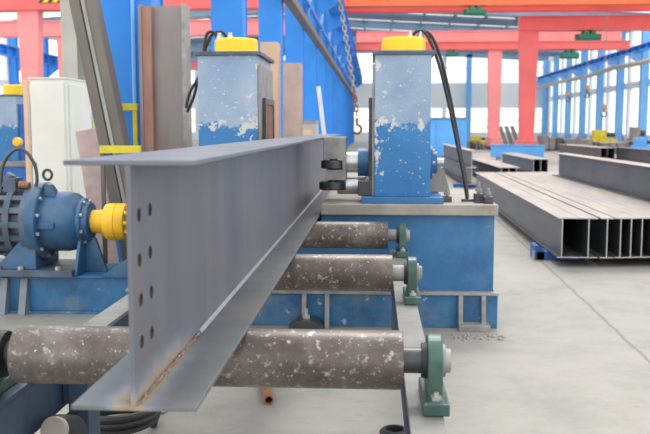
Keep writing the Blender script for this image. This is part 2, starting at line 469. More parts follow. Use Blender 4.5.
runway(XL+.7, XL+1.3, 44, 'blue crane runway girder along the far left wall', M['column_blue'])
# secondary bracing between left columns
t = thing('bracing_truss', 'blue lattice bracing high between the left columns', 'truss', (-2.1, 8.6, 5))
for k in range(NL-1):
    y = 8.9+6*k
    MB().tube([(-2.15, y, 5.0), (-2.15, y+3, 6.5), (-2.15, y+6, 5.0)], .06, 6).build('diagonal_brace', M['column_blue'], t)
MB().box(-2.2, -2.08, 8.6, 8.9+6*(NL-1), 5.4, 5.52).build('tie_rail', M['column_blue'], t)
t = thing('cable_tray', 'dark grey cable tray descending along the left blue columns', 'cable tray', (-2.12, 8.3, 4.6))
m = MB(); m.box(-2.24, -2.0, 8.3, 98, 4.6, 4.63); m.box(-2.24, -2.21, 8.3, 98, 4.63, 4.8); m.box(-2.03, -2.0, 8.3, 98, 4.63, 4.8)
m.build('tray', M['lean_steel'], t)
MB().tube([(-2.12, 8.3, 4.72), (-2.12, 98, 4.72)], .07, 8).build('cable', M['dusty_steel'], t)
o = MB().tube([(XR-1.6, 54, 6.05), (XR-1.6, 60, 5.95), (XR-1.6, 66, 6.08), (XR-1.6, 75, 5.9), (XR-1.6, 84, 6.05), (XR-1.6, 97, 5.95)], .17, 8).build('duct_pipe', M['post_beige'], None, smooth=True)
tag(o, 'long beige pipe slung below the right runway girder', 'pipe')

# ------------------------------------------------------------------ cranes
def girder_box(m, x0, x1, y0, y1, z0, z1):
    m.box(x0, x1, y0, y1, z0+.06, z1-.06); m.box(x0, x1, y0-.08, y1+.08, z0, z0+.06); m.box(x0, x1, y0-.08, y1+.08, z1-.06, z1)
def crane_leg(x, y, zt, wt, wb, mat, t):
    m = MB()
    m.prism([(x-wt/2, zt), (x+wt/2, zt), (x+wb/2, .9), (x-wb/2, .9)], 'y', y-.3, y+.3)
    m.build('leg', mat, t)
    MB().box(x-.35, x+.35, y-1.6, y+1.6, .3, .9).build('end_carriage', mat, t)
    for dy in (-1.2, 1.2): MB().cyl((x-.12, y+dy, .3), (x+.12, y+dy, .3), .3).build('wheel', M['dark_steel'], t)
# overhead crane of the right bay, on the runway girders
t = thing('overhead_crane', 'orange red overhead crane girder nearest the roof across the right bay', 'crane', (8.5, 42.5, 7.4))
m = MB(); girder_box(m, -1.55, XR-1.0, 42.2, 42.9, 7.44, 8.5)
m.build('girder', M['crane_orange'], t)
m = MB(); girder_box(m, -1.55, XR-1.0, 44.2, 44.9, 7.44, 8.5)
m.build('girder', M['crane_red'], t)
for x in (P(381, 3, 42).x, P(628, 1, 42).x):
    MB().box(x-.5, x+.5, 42.16, 42.2, 7.75, 8.4).build('hazard_panel', M['hazard'], t)
for x in (-1.75, XR-1.02): MB().box(x-.2, x+.2, 41.8, 45.3, 7.42, 7.9).build('end_carriage', M['crane_red'], t)
# gantry with the near red leg
A0 = P(519, 31, 45); LA = P(527, 100, 45).x
t = thing('gantry_crane', 'red gantry crane with the nearer red leg under the right half of its girder', 'crane', (LA, 45, 0))
m = MB(); girder_box(m, A0.x, XR-1.4, 44.65, 45.35, A0.z, A0.z+.72); m.build('girder', M['crane_red'], t)
crane_leg(LA, 45, A0.z, .95, .7, M['crane_red'], t)
LB = P(494, 100, 60).x; zB = P(494, 50, 60).z
t = thing('gantry_crane', 'pale red gantry crane farther back with a paler leg left of the nearer one', 'crane', (LB, 60, 0))
m = MB(); girder_box(m, P(356, 45, 60).x, XR-2.4, 59.6, 60.3, zB, zB+.55); m.build('girder', M['crane_red'], t)
m = MB(); girder_box(m, P(356, 45, 60).x, XR-2.4, 61.6, 62.4, zB+.15, zB+1.5); m.build('girder', M['crane_pink'], t)
crane_leg(LB, 60, zB, .95, .75, M['crane_pink'], t)
# left bay gantries
LC = P(31, 40, 37).x; zC = P(31, 11, 37).z
t = thing('gantry_crane', 'red gantry crane with a tapered leg rising behind the ivory cabinet', 'crane', (LC, 37, 0))
m = MB(); girder_box(m, XL+2, -3.4, 36.6, 37.4, zC, zC+.9); m.build('girder', M['crane_red'], t)
crane_leg(LC, 37, zC, .95, .55, M['crane_pink'], t)
MB().box(P(54, 0, 37).x-.5, P(54, 0, 37).x+.5, 36.54, 36.59, zC+.3, zC+.85).build('hazard_panel', M['hazard'], t)
zD = P(30, 37, 48).z
xd = P(67, 60, 48).x
t = thing('gantry_crane', 'red gantry girder lower and farther back in the left bay', 'crane', (xd, 48, 0))
crane_leg(xd, 48, zD, .9, .6, M['crane_pink'], t)
m = MB(); girder_box(m, XL+1.5, -3.5, 47.6, 48.4, zD, zD+.85); m.build('girder', M['crane_pink'], t)
zE = P(197, 70, 78).z
xe = P(228, 60, 78).x
t = thing('gantry_crane', 'small red gantry girder far down the left bay seen past the rusty upright', 'crane', (xe, 78, 0))
crane_leg(xe, 78, zE, .9, .6, M['crane_pink'], t)
m = MB(); girder_box(m, XL+1.5, -3.5, 77.6, 78.4, zE, zE+.8); m.build('girder', M['crane_pink'], t)

def hoist(px0, px1, py0, py1, Y, label, hook=None, wy=.36, ztop=None):
    a, b = P(px0, py1, Y), P(px1, py0, Y)
    if ztop: a.z += ztop-b.z; b.z = ztop
    cx = (a.x+b.x)/2; W = b.x-a.x; H = b.z-a.z
    t = thing('hoist_trolley', label, 'hoist', (cx, Y, a.z), 'green hoists on the cranes')
    MB().box(a.x+.1*W, b.x-.1*W, Y-.3, Y+.3, a.z+H*.28, a.z+H*.68).build('body', M['hoist_green'], t, .02)
    MB().cyl((a.x, Y, a.z+H*.42), (b.x, Y, a.z+H*.42), H*.28, seg=16).build('drum', M['hoist_green'], t, smooth=True)
    for f in (.36, .66): MB().cyl((a.x+W*f, Y-wy, b.z-H*.2), (a.x+W*f, Y+wy, b.z-H*.2), H*.2, seg=14).build('wheel', M['hoist_green'], t, smooth=True)
    if hook:
        h = P(*hook, Y); z0 = h.z+.35
        MB().tube([(h.x, Y, a.z+H*.3), (h.x, Y, z0)], .02, 6).build('rope', M['dusty_steel'], t)
        blk = MB().lathe([(0, .04), (.07, .12), (.22, .12), (.32, .04)], (h.x, Y, z0-.28), 'z', 12).build('hook_block', M['hook'], t, smooth=True)
        MB().tube([(h.x, Y, h.z+.1)]+[(h.x+.13*math.sin(q), Y, h.z-.1-.13*math.cos(q+PI)*1.0) for q in [x*.5 for x in range(0, 10)]], .04, 8).build('hook', M['dark_steel'], blk, smooth=True)
hoist(463, 486, 10.3, 21, 42.55, 'green hoist trolley under the topmost orange crane girder', ztop=7.44)
hoist(575, 601, 31.2, 43, 45, 'green hoist trolley hanging on the nearer red gantry girder at right', (587, 93), ztop=A0.z)
hoist(560, 579, 50.2, 61, 60, 'green hoist trolley below the pale gantry girder at right', (568, 98), ztop=zB)
hoist(446, 458, 50.2, 58, 60, 'small green hoist right of the machine tower yellow cap', ztop=zB)
hoist(598, 614, -12, 0, 43.55, 'hoist rope and orange hook hanging lowest before the right windows', (604, 112), .62)

# ------------------------------------------------------------------ straightening machine
ZT = .965                       # top of the machine bed
bx0, bx1, by0, by1 = -1.92, P(494, 250, 6.6).x, 6.6, 8.15
mach = thing('machine_bed', 'worn blue machine bed with a tan top plate beneath both blue towers', 'machine bed', ((bx0+bx1)/2, 7.3, 0))
nl, nr, nz = -.80, -.415, .80
MB().prism([(bx0, .27), (bx1, .27), (bx1, ZT-.085), (nr, ZT-.085), (nr, nz), (nl, nz), (nl, ZT-.085), (bx0, ZT-.085)], 'y', by0, by1).build('body', M['machine_blue'], mach, .004)
MB().box(bx0-.02, nl, by0-.06, by1, ZT-.085, ZT).build('top_plate', M['top_plate'], mach, .008)
MB().box(nr, bx1+.02, by0-.06, by1, ZT-.085, ZT).build('top_plate', M['top_plate'], mach, .008)
m = MB(); m.box(bx0-.03, bx1+.03, by0-.05, by1+.03, .0, .262); m.build('plinth', M['plinth_blue'], mach, .006)
MB().box(bx0-.04, bx1+.035, by0-.085, by0, .262, .285).build('ledge', M['dusty_steel'], mach, .004)
def rib(x, w_=.035):
    return MB().prism([(6.55, .262), (6.515, .262), (6.47, .0), (6.55, .0)], 'x', x-w_/2, x+w_/2).build('rib', M['dusty_steel'], mach, .003)
for px in (304, 327, 461, 484): rib(P(px, 300, 6.5).x)
MB().box(P(459, 320, 6.45).x, P(490, 320, 6.45).x, 6.42, 6.55, 0, .05).build('anchor_foot', M['dusty_steel'], mach, .004)
x = P(306, 320, 6.4).x
MB().prism([(x-.13, .0), (x+.13, .0), (x+.13, .035), (x+.06, .09), (x-.06, .09), (x-.13, .035)], 'y', 6.33, 6.53).build('anchor_foot', M['dark_steel'], mach, .004)
m = MB(); m.cyl((x, 6.42, .09), (x, 6.42, .17), .016, seg=10); m.bolt((x, 6.42, .09), 'z', .03, .03)
m.build('anchor_bolt', M['bright_steel'], mach)

def tower(x0, x1, label, side, name='straightener_tower', base=ZT, y0=6.68, y1=7.55, zt=None, extra=True):
    """blue press tower; side +1: its press head points to +x, -1: to -x"""
    zt = zt or 2.145
    t = thing(name, label, 'machine tower', ((x0+x1)/2, (y0+y1)/2, base))
    cx, cy = (x0+x1)/2, (y0+y1)/2
    MB().box(x0-.1, x1+.1, y0-.1, y1+.1, base, base+.05).build('base_plate', M['machine_blue'], t, .004)
    MB().box(x0, x1, y0, y1, base+.05, zt-.03).build('housing', M['tower'], t, .004)
    MB().box(x0-.02, x1+.03, y0-.02, y1+.02, zt-.03, zt).build('top_plate', M['motor_grey'], t, .003)
    # side cheek with opening on the working side
    xs_ = x1 if side > 0 else x0
    d = .02*side
    a, b = sorted((xs_, xs_+d))
    m = MB()
    m.box(a, b, y0+.02, y0+.14, base+.05, zt-.1); m.box(a, b, y1-.14, y1-.02, base+.05, zt-.1)
    m.box(a, b, y0+.14, y1-.14, 1.78, zt-.1)
    m.build('cheek_plate', M['dusty_steel'], t, .003)
    a2, b2 = sorted((xs_, xs_+d*2.4))
    m = MB(); m.box(a2, b2, y0+.14, y1-.14, 1.74, 1.79); m.box(a2, b2, y0+.14, y0+.19, 1.1, 1.74); m.box(a2, b2, y1-.19, y1-.14, 1.1, 1.74)
    m.build('slide_frame', M['dark_steel'], t, .003)
    MB().box(*sorted((xs_, xs_+d*2)), y0+.2, y1-.2, 1.45, 1.74).build('slide_block', M['rust'], t, .003)
    # cap
    c0 = (cx+.012, cy-.06, zt)
    MB().lathe([(0, .178), (.115, .178), (.13, .165), (.13, 0)], c0, 'z', 48).build('cylinder_cap', M['yellow'], t, smooth=True)
    for dx in (.06, .14) if side < 0 else (-.14, -.05):
        f = MB(); f.cyl((c0[0]+dx, c0[1], zt+.13), (c0[0]+dx, c0[1], zt+.185), .018, seg=10); f.bolt((c0[0]+dx, c0[1], zt+.135), 'z', .026, .022)
        f.build('hose_fitting', M['bright_steel'], t)
    return t
RX0, RX1 = P(374.5, 150, 6.68).x, P(430.5, 150, 6.68).x
LX0, LX1 = P(198, 100, 6.68).x, P(257.5, 100, 6.68).x
tr = tower(RX0, RX1, 'chipped blue press tower with yellow cap right of the long H-beam', -1)
tl = tower(LX0, LX1, 'chipped blue press tower with yellow cap left of the long H-beam', +1)

def smooth_path(pts, k=6):
    pts = [Vector(p) for p in pts]; out = []
    for i in range(len(pts)-1):
        p0, p1, p2, p3 = pts[max(i-1, 0)], pts[i], pts[i+1], pts[min(i+2, len(pts)-1)]
        for j in range(k):
            s = j/k
            out.append(.5*((2*p1)+(p2-p0)*s+(2*p0-5*p1+4*p2-p3)*s*s+(3*p1-p0-3*p2+p3)*s**3))
    return out+[pts[-1]]
for dx, dy in ((0, .0), (7, .06)):
    pts = [P(412+dx*.9, 36, 7.05), P(418+dx*.6, 31, 7.05), P(425+dx*.7, 33, 7.05), P(432+dx*.7, 45, 7.04), P(440+dx*.6, 68, 7.03), P(449+dx*.5, 105, 7.0), P(458+dx*.35, 148, 6.95), P(464+dx*.3, 178, 6.9), P(467+dx*.2, 199, 6.88)]
    MB().tube(smooth_path([p+Vector((0, dy, 0)) for p in pts]), .0135).build('hydraulic_hose', M['black_rubber'], tr, smooth=True)
for k, pts in enumerate(([(217, 37), (213, 32), (207, 34), (204.5, 46), (203, 60), (198, 78), (190, 92), (186, 108)], [(227, 38), (222, 32), (213, 34), (208, 42), (204, 54), (200, 70), (194, 96), (187, 112)])):
    MB().tube(smooth_path([P(x, y, 7.05+.05*k) for x, y in pts]), .0125).build('hydraulic_hose', M['black_rubber'], tl, smooth=True)

# press head of the right tower
HY, HZ = 7.0, 1.27
x = RX0
m = MB().lathe([(0, .15), (.035, .15), (.035, .115), (.13, .115)], (x-.005, HY, HZ), (-1, 0, 0), 36)
m.build('ram_housing', M['machine_blue'], tr, smooth=True)
m = MB().cyl((x-.13, HY, HZ), (x-.235, HY, HZ), .085, seg=32); m.build('ram', M['bright_steel'], tr, smooth=True)
m = MB(); m.cyl((x-.02, HY-.05, 1.08), (x-.3, HY-.05, 1.08), .07, seg=28); m.build('guide_rod', M['bright_steel'], tr, smooth=True)
MB().box(x-.13, x-.01, HY-.28, HY-.1, ZT+.05, ZT+.17).build('ram_support', M['dark_steel'], tr, .006)
for dy in (-.24, -.14): MB().bolt((x-.05, HY+dy, ZT+.17), 'z', .025, .03).build('bolt', M['bright_steel'], tr)
cx0 = P(323.5, 150, 6.85).x; cx1 = P(346, 150, 6.85).x
m = MB()
m.box(cx0, cx1, HY-.15, HY+.15, 1.30, P(333, 137, 6.85).z)
m.box(cx0+.02, cx1, HY-.15, HY+.15, 1.13, 1.215)
m.box(cx1-.03, cx1, HY-.15, HY+.15, 1.215, 1.30)
m.build('clevis', M['dusty_steel'], tr, .005)
def disc(z, r, h, name='press_roller'):
    return MB().lathe([(0, 0), (0, r*.93), (h*.12, r), (h*.88, r), (h, r*.93), (h, r*.35), (h+.012, r*.35), (h+.012, 0)], (cx0+.075, HY-.07, z), 'z', 36).build(name, M['dark_steel'], tr, smooth=True)
disc(1.222, .1, .066)
disc(1.05, .115, .065)
# far side flange and shaft end of the right tower
m = MB().lathe([(0, .135), (.03, .135), (.03, .09), (.07, .09)], (RX1+.002, 7.0, 1.27), 'x', 32)
m.build('bearing_flange', M['machine_blue'], tr, smooth=True)
MB().cyl((RX1+.07, 7.0, 1.27), (RX1+.13, 7.0, 1.27), .035).build('shaft_end', M['bright_steel'], tr, smooth=True)
for k in range(6): MB().bolt((RX1+.032, 7.0+.112*math.cos(k*PI/3), 1.27+.112*math.sin(k*PI/3)), 'x', .014, .02).build('bolt', M['bright_steel'], tr)
MB().prism([(RX1+.03, ZT+.05), (RX1+.2, ZT+.05), (RX1+.15, ZT+.22), (RX1+.03, ZT+.36)], 'y', 7.15, 7.19).build('gusset', M['top_plate'], tr, .003)

# loose bits on the bed
def bolt_clamp(px, Y, label, h=.1):
    p = P(px, 200, Y); t = thing('hold_down_clamp', label, 'clamp', (p.x, Y, ZT), 'clamps on the machine bed')
    MB().box(p.x-.035, p.x+.035, Y-.05, Y+.05, ZT, ZT+h*.45).build('block', M['dark_steel'], t, .004)
    m = MB(); m.cyl((p.x, Y, ZT+h*.45), (p.x, Y, ZT+h), .012, seg=10); m.bolt((p.x, Y, ZT+h*.55), 'z', .026, .022)
    m.build('bolt', M['dusty_steel'], t)
bolt_clamp(478.5, 6.75, 'taller steel bolt clamp on the bed corner, left of the pair', .16)
bolt_clamp(488, 6.68, 'shorter steel bolt clamp at the right corner of the bed', .12)
bolt_clamp(447, 6.8, 'small steel bolt clamp on the bed beside the right tower foot', .1)
o = MB().box(P(464, 203, 6.65).x, P(487, 203, 6.65).x, 6.82, 6.87, ZT, ZT+.02).build('flat_bar', M['dark_steel'], None, .003)
tag(o, 'dark flat bar lying on the bed by the hose foot', 'steel bar')

# ------------------------------------------------------------------ the long H-beam
zb, zt_, xb, y0, y1 = .8655, 1.474, -.582, 1.975, 10.6
tf = .012
mb = thing('main_h_beam', 'long blue-grey steel H-beam with bolt holes lying on the rollers', 'steel beam', (xb, y0, zb))
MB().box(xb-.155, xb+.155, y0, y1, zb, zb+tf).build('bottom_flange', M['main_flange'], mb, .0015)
MB().box(xb-.155, xb+.155, y0, y1, zt_-tf, zt_).build('top_flange', M['main_beam'], mb, .0015)
wb = MB().box(xb-.006, xb+.006, y0, y1, zb+tf, zt_-tf).build('web', M['main_beam'], mb)
cut = MB()
for (px, py) in ((139, 215), (150, 209.5), (139.6, 260), (150.3, 252.5), (141, 300), (151.5, 292), (142, 342), (152, 332.5)):
    d = ray(px, py); q = Vector((0, 0, CAM_Z))+d*((xb+.006)/d.x)
    cut.cyl((xb-.05, q.y, q.z), (xb+.05, q.y, q.z), .0175, seg=16)
cutter = cut.build('cutter', M['bore'], mb)
md = wb.modifiers.new('holes', 'BOOLEAN'); md.object = cutter; md.operation = 'DIFFERENCE'; md.solver = 'EXACT'; md.material_mode = 'TRANSFER'
bpy.context.view_layer.update()
me = bpy.data.meshes.new_from_object(wb.evaluated_get(bpy.context.evaluated_depsgraph_get()))
wb.modifiers.clear(); wb.data = me
bpy.data.objects.remove(cutter, do_unlink=True)
for s in (1,):
    MB().prism([(xb+s*.006, zb+tf), (xb+s*.016, zb+tf), (xb+s*.006, zb+tf+.01)], 'y', y0+.75, y1).build('weld_seam', M['weld_line'], mb)
m = MB(); y = y0+.01
while y < y0+.74:
    m.lathe([(-.016, 0), (-.009, .003), (0, .003+random.random()*.004), (.009, .003), (.016, 0)], (xb+.007+random.random()*.006, y, zb+tf+.001+random.random()*.004), 'y', 8); y += .012+random.random()*.008
m.build('weld_bead', M['weld'], mb, smooth=True)['kind'] = 'stuff'

# ------------------------------------------------------------------ roller conveyor
RY = (2.835, 4.58, 6.22)
RZ, RR = .7655, .1
rx0, rx1 = P(17, 357, 2.82).x, P(403, 357, 2.82).x
rail_z = .62
fr = thing('roller_conveyor', 'blue roller conveyor frame with worn grey rail tops under the rollers', 'conveyor', (-.55, 4.2, 0))
for (xa, xb_, nm) in ((.115, .228, 'r'), (-1.385, -1.262, 'l')):
    fy = 6.5
    if nm == 'r': MB().box(xa, xb_, 1.3, fy, rail_z-.02, rail_z).build('rail_top', M['grey_rail'], fr, .003)
    else:
        MB().box(xa, xb_, 1.3, 3.7, rail_z-.02, rail_z).build('rail_top', M['frame_blue'], fr, .003)
        MB().box(xa, xb_, 3.7, fy, rail_z-.02, rail_z).build('rail_top', M['grey_rail'], fr, .003)
    if nm == 'r': MB().box(xa+.03, xb_-.03, 1.3, fy, rail_z-.16, rail_z-.02).build('rail', M['frame_blue'], fr, .002)
    else: MB().box(xa+.02, xb_, 1.3, fy, rail_z-.185, rail_z-.02).build('rail', M['frame_blue'], fr, .002)
    MB().box(xa, xb_, 1.3, fy, rail_z-.205, rail_z-.185).build('rail_foot', M['frame_blue'], fr, .002) if nm == 'l' else MB().box(xa, xb_, 1.3, fy, rail_z-.18, rail_z-.16).build('rail_foot', M['frame_blue'], fr, .002)
    xm = (xa+xb_)/2
    for yy in (1.5, 6.2):
        MB().box(xm-.04, xm+.04, yy-.04, yy+.04, 0, rail_z-.18).build('leg', M['frame_blue'], fr, .003)
pl, pr = P(70, 400, 3.3).x, P(90, 400, 3.3).x
MB().box(pl, pr, 3.28, 3.42, 0, .6).build('leg', M['frame_blue'], fr, .003)
MB().box(-1.262, pl+.02, 3.3, 3.4, .43, .55).build('cross_tie', M['frame_blue'], fr, .003)
q = P(55, 427, 3.0)
m = MB().lathe([(0, .047), (.004, .05), (.19, .05)], (q.x, 2.98, q.z-.005), (0, 1, -.35), 32)
st = m.build('end_stub', M['top_plate'], fr, smooth=True)
m = MB().lathe([(.03, .052), (.05, .058), (.2, .058)], (q.x, 2.98, q.z-.005), (0, 1, -.35), 32)
m.build('rubber_ring', M['black_rubber'], fr, smooth=True)
MB().box(q.x-.02, pl+.01, 3.12, 3.38, q.z-.1, q.z-.03).build('stub_arm', M['dark_steel'], fr)

desc = ['nearest', 'middle', 'farthest']
for k, y in enumerate(RY):
    t = thing('conveyor_roller', desc[k]+' scuffed brown steel roller crossing under the long H-beam', 'roller', ((rx0+rx1)/2, y, RZ), 'conveyor rollers')
    xl_ = rx0 + (.0 if k == 0 else .13)
    m = MB().lathe([(0, RR-.004), (.004, RR), (rx1-xl_-.004, RR), (rx1-xl_, RR-.004)], (xl_, y, RZ), 'x', 64)
    m.build('drum', M['roller'], t, smooth=True)
    for a, b, in ((rx1, rx1+.062), (xl_-(.036 if k == 0 else .03), xl_)):
        MB().cyl((a, y, RZ), (b, y, RZ), .044, seg=28).build('shaft', M['dark_steel'] if k == 0 else M['dusty_steel'], t, smooth=True)
def bearing(x, y, label, side, rail_z=rail_z+.0015):
    t = thing('pillow_block_bearing', label, 'bearing', (x, y, rail_z), 'green bearings on the conveyor rails')
    w_ = .05
    prof = []
    for i in range(0, 19):
        a = PI*i/18; prof.append((y+.085*math.cos(a), RZ+.005+.085*math.sin(a)))
    poly = prof+[(y-.09, rail_z+.05), (y-.15, rail_z+.045), (y-.15, rail_z), (y+.15, rail_z), (y+.15, rail_z+.045), (y+.09, rail_z+.05)]
    MB().prism(poly, 'x', x-w_/2, x+w_/2).build('housing', M['bearing_green'], t, .005)
    MB().box(x-.043, x+.043, y-.155, y+.155, rail_z, rail_z+.042).build('foot', M['bearing_green'], t, .005)
    for dy in (-.122, .122): MB().lathe([(0, .018), (.018, .018), (.018, .009), (.03, .009)], (x, y+dy, rail_z+.042), 'z', 6).build('bolt', M['bright_steel'], t)
    s = 1 if side > 0 else -1
    MB().lathe([(0, .055), (.012, .055), (.014, .042), (.03, .04), (.03, 0)], (x+s*w_/2, y, RZ), (s, 0, 0), 28).build('shaft_cap', M['dusty_steel'], t, smooth=True)
    MB().lathe([(0, .062 if s > 0 else .085), (.018 if s > 0 else .045, .058 if s > 0 else .08)], (x-s*w_/2, y, RZ), (-s, 0, 0), 28).build('seal_ring', M['black_rubber'] , t, smooth=True)
ords = ['nearest', 'middle', 'farthest']
for k, y in enumerate(RY):
    bearing(rx1+.062+.018+.025, y, ords[k]+' green pillow block bearing on the right conveyor rail', 1)
    if k == 0: bearing(rx0-.03-.018-.06, y, 'green pillow block bearing at the left end of the nearest roller', -1)
    else: MB().box(-1.262, rx0+.098, y-.07, y+.07, rail_z-.06, rail_z-.02).box(rx0+.06, rx0+.098, y-.07, y+.07, rail_z-.02, RZ+.06).build('roller_bracket', M['frame_blue'], fr, .003)

# ------------------------------------------------------------------ drive motor and its base
GY, GZ = 7.12, P(100, 221.5, 7.12).z
def gx(px): return P(px, 221, GY).x
gxo = gx
def gx(px): return gxo(px+2.5)
gm = thing('gear_motor', 'dusty blue gear motor with ribbed housing and yellow shaft coupling', 'gear motor', (gx(50), GY, .3))
ux = lambda a: gx(a)
def turned(name, px_r, mat, parent=gm):
    x0_ = ux(px_r[0][0]); return MB().lathe([(ux(a)-x0_, r) for a, r in px_r], (x0_, GY, GZ), 'x', 48).build(name, mat, parent, smooth=True)
turned('body', [(46, .255), (68, .255), (75, .243), (80, .21), (83, .15), (83, 0)], M['motor_blue'])
turned('ring_flange', [(37, 0), (37, .335), (46, .335), (47, .325), (47, 0)], M['motor_blue'])
rf = turned('ribbed_housing', [(-40, .2), (-38, .24), (0, .24), (0, .295), (6, .295), (6, .25), (15, .25), (15, .318), (21, .318), (21, .26), (31, .26), (31, .32), (37, .32), (37, 0)], M['motor_grey'])
for k in range(16):
    a = 2*PI*k/16
    for (p0, p1) in ((21, 32), (6, 15)):
        c = Vector((0, math.cos(a), math.sin(a))); tn = Vector((0, -math.sin(a), math.cos(a)))
        vs_ = []; m = MB()
        for x in (ux(p0), ux(p1)):
            for r in (.24, .31):
                for s in (-.024, .024): vs_.append(m.bm.verts.new(Vector((x, GY, GZ))+c*r+tn*s))
        for f in ((0,1,3,2),(4,6,7,5),(0,4,5,1),(2,3,7,6),(0,2,6,4),(1,5,7,3)): m.bm.faces.new([vs_[i] for i in f])
        m.build('rib', M['motor_grey'], rf)
for k in range(12):
    a = 2*PI*(k+.5)/12; MB().bolt((ux(47), GY+.298*math.cos(a), GZ+.298*math.sin(a)), 'x', .016, .022).build('bolt', M['bright_steel'], gm)
fb = turned('front_bearing', [(80, 0), (80, .2), (84, .2), (85, .17), (89, .165), (89, .1), (92, .1), (92, 0)], M['motor_blue'])
for k in range(8):
    a = 2*PI*(k+.5)/8; MB().bolt((ux(84), GY+.182*math.cos(a), GZ+.182*math.sin(a)), 'x', .015, .02).build('bolt', M['bright_steel'], fb)
cp = turned('coupling', [(91, .0), (91, .1), (104, .105), (104.5, .15), (108, .158), (115, .158), (115.5, .15), (116, .158), (123, .158), (124.5, .15), (124.5, 0)], M['coupling'])
for k in range(8):
    a = 2*PI*k/8; MB().lathe([(0, .018), (.03, .018), (.036, .01)], (ux(124.5), GY+.115*math.cos(a), GZ+.115*math.sin(a)), 'x', 10).build('bolt', M['coupling'], cp)
MB().box(ux(42), ux(63), GY-.275, GY-.24, GZ-.04, GZ+.015).build('cast_lug', M['motor_blue'], gm, .008)
# lifting eye
e_ = P(52, 173, GY)
ey = MB().torus((e_.x, GY-.1, e_.z-.01), (0.25, 1, 0), .042, .012); ey.build('lifting_eye', M['dark_steel'], gm, smooth=True)
MB().prism([(ux(46), GZ+.22), (ux(60), GZ+.22), (ux(55), GZ+.32), (ux(50), GZ+.335)], 'y', GY-.13, GY-.05).build('eye_boss', M['motor_blue'], gm, .005)
# pedestals
z0 = .375
m = MB()
m.prism([(ux(2), z0), (ux(44), z0), (ux(44), GZ-.1), (ux(33), GZ-.1), (ux(18), z0+.13)], 'y', GY-.26, GY-.22)
m.prism([(ux(2), z0), (ux(44), z0), (ux(44), GZ-.1), (ux(33), GZ-.1), (ux(18), z0+.13)], 'y', GY+.22, GY+.26)
m.box(ux(36.5), ux(43.5), GY-.22, GY+.22, z0, GZ-.2)
m.build('pedestal', M['motor_blue'], gm, .004)
m = MB()
m.prism([(GY-.26, z0-.05), (GY+.26, z0-.05), (GY+.12, GZ-.12), (GY-.12, GZ-.12)], 'x', ux(80), ux(83))
m.prism([(ux(81), z0-.054), (ux(104), z0-.054), (ux(93), GZ-.14), (ux(82), GZ-.12)], 'y', GY-.02, GY+.02)
m.build('pedestal', M['motor_blue'], gm, .004)
MB().box(ux(-40), ux(81), GY-.32, GY+.32, .32, z0).build('foot_plate', M['motor_grey'], gm, .004)
for px in (8, 30, 66): MB().bolt((ux(px), GY-.28, z0), 'z', .024, .03).build('bolt', M['bright_steel'], gm)
# terminal clutter and cable loop on top
m = MB(); m.box(ux(10), ux(22), GY-.16, GY, GZ+.26, GZ+.38); m.cyl((ux(9), GY-.1, GZ+.3), (ux(16), GY-.1, GZ+.41), .04, seg=14)
m.build('junction_box', M['motor_grey'], gm, .004)
MB().cyl((ux(24), GY-.12, GZ+.325), (ux(34), GY-.12, GZ+.315), .03, seg=14).build('cable_gland', M['rust'], gm, smooth=True)
MB().tube(smooth_path([P(x, y, GY-.12) for x, y in ((2, 194), (1, 178), (4, 163), (12, 152), (21, 149), (29, 155), (35, 166), (37, 178), (36, 187))]), .014).build('cable', M['dark_steel'], gm, smooth=True)

gb = thing('motor_base', 'blue steel base frame carrying the gear motor on the floor', 'machine base', (ux(40), GY, 0))
gx1 = P(129, 300, 6.9).x
m = MB(); m.box(-4.2, gx1, 6.9, 6.93, .02, .3); m.box(-4.2, gx1, 7.5, 7.53, .02, .3); m.box(-4.2, gx1, 6.88, 7.55, .3, .32); m.box(-4.2, gx1, 6.86, 7.57, 0, .02)
m.build('frame', M['plinth_blue'], gb, .003)
for px in (4, 24):
    x = P(px, 300, 6.85).x
    MB().prism([(6.9, .3), (6.87, .3), (6.78, .0), (6.9, .0)], 'x', x-.03, x+.03).build('gusset', M['gusset'], gb, .003)
a, b = P(101, 284, 6.85), P(128, 258, 6.85)
MB().prism([(a.x, .32), (b.x, .32), (b.x, b.z)], 'y', 6.84, 6.9).build('end_gusset', M['motor_blue'], gb, .003)

# ------------------------------------------------------------------ left: second machine, cabinet, uprights
Y2 = 14.0
sx1 = P(17, 120, Y2).x
z2 = P(10, 161, Y2).z
bed2 = thing('machine_bed', 'blue machine bed partly in view at the left edge behind the gear motor', 'machine bed', (sx1-.3, Y2+.6, 0))
MB().box(sx1-2.5, sx1+.4, Y2-.1, Y2+1.4, 0, z2-.09).build('body', M['dull_blue'], bed2, .006)
MB().box(sx1-2.5, sx1+.42, Y2-.14, Y2+1.42, z2-.09, z2).build('top_plate', M['grey_rail'], bed2, .006)
t2 = thing('straightener_tower', 'blue machine tower with yellow cap cut by the left edge of view', 'machine tower', (sx1-.3, Y2+.4, z2))
zt2 = P(10, 95, Y2).z
MB().box(sx1-.55, sx1, Y2, Y2+.95, z2, zt2-.02).build('housing', M['tower'], t2, .004)
MB().box(sx1, sx1+.03, Y2+.05, Y2+.9, z2, zt2-.15).build('cheek_plate', M['dull_blue'], t2, .003)
MB().box(sx1-.57, sx1+.02, Y2-.02, Y2+.97, zt2-.02, zt2+.01).build('top_plate', M['motor_grey'], t2, .003)
MB().lathe([(0, .19), (.16, .19), (.175, .175), (.175, 0)], (P(14.5, 90, Y2+.4).x, Y2+.4, zt2+.01), 'z', 40).build('cylinder_cap', M['yellow'], t2, smooth=True)
q = P(19.5, 142, Y2)
m = MB().lathe([(0, 0), (0, .05), (.03, .075), (.1, .08), (.13, .06), (.13, 0)], (q.x, Y2, q.z), (0, -1, 0), 20)
m.build('motor_cap', M['coupling'], t2, smooth=True)

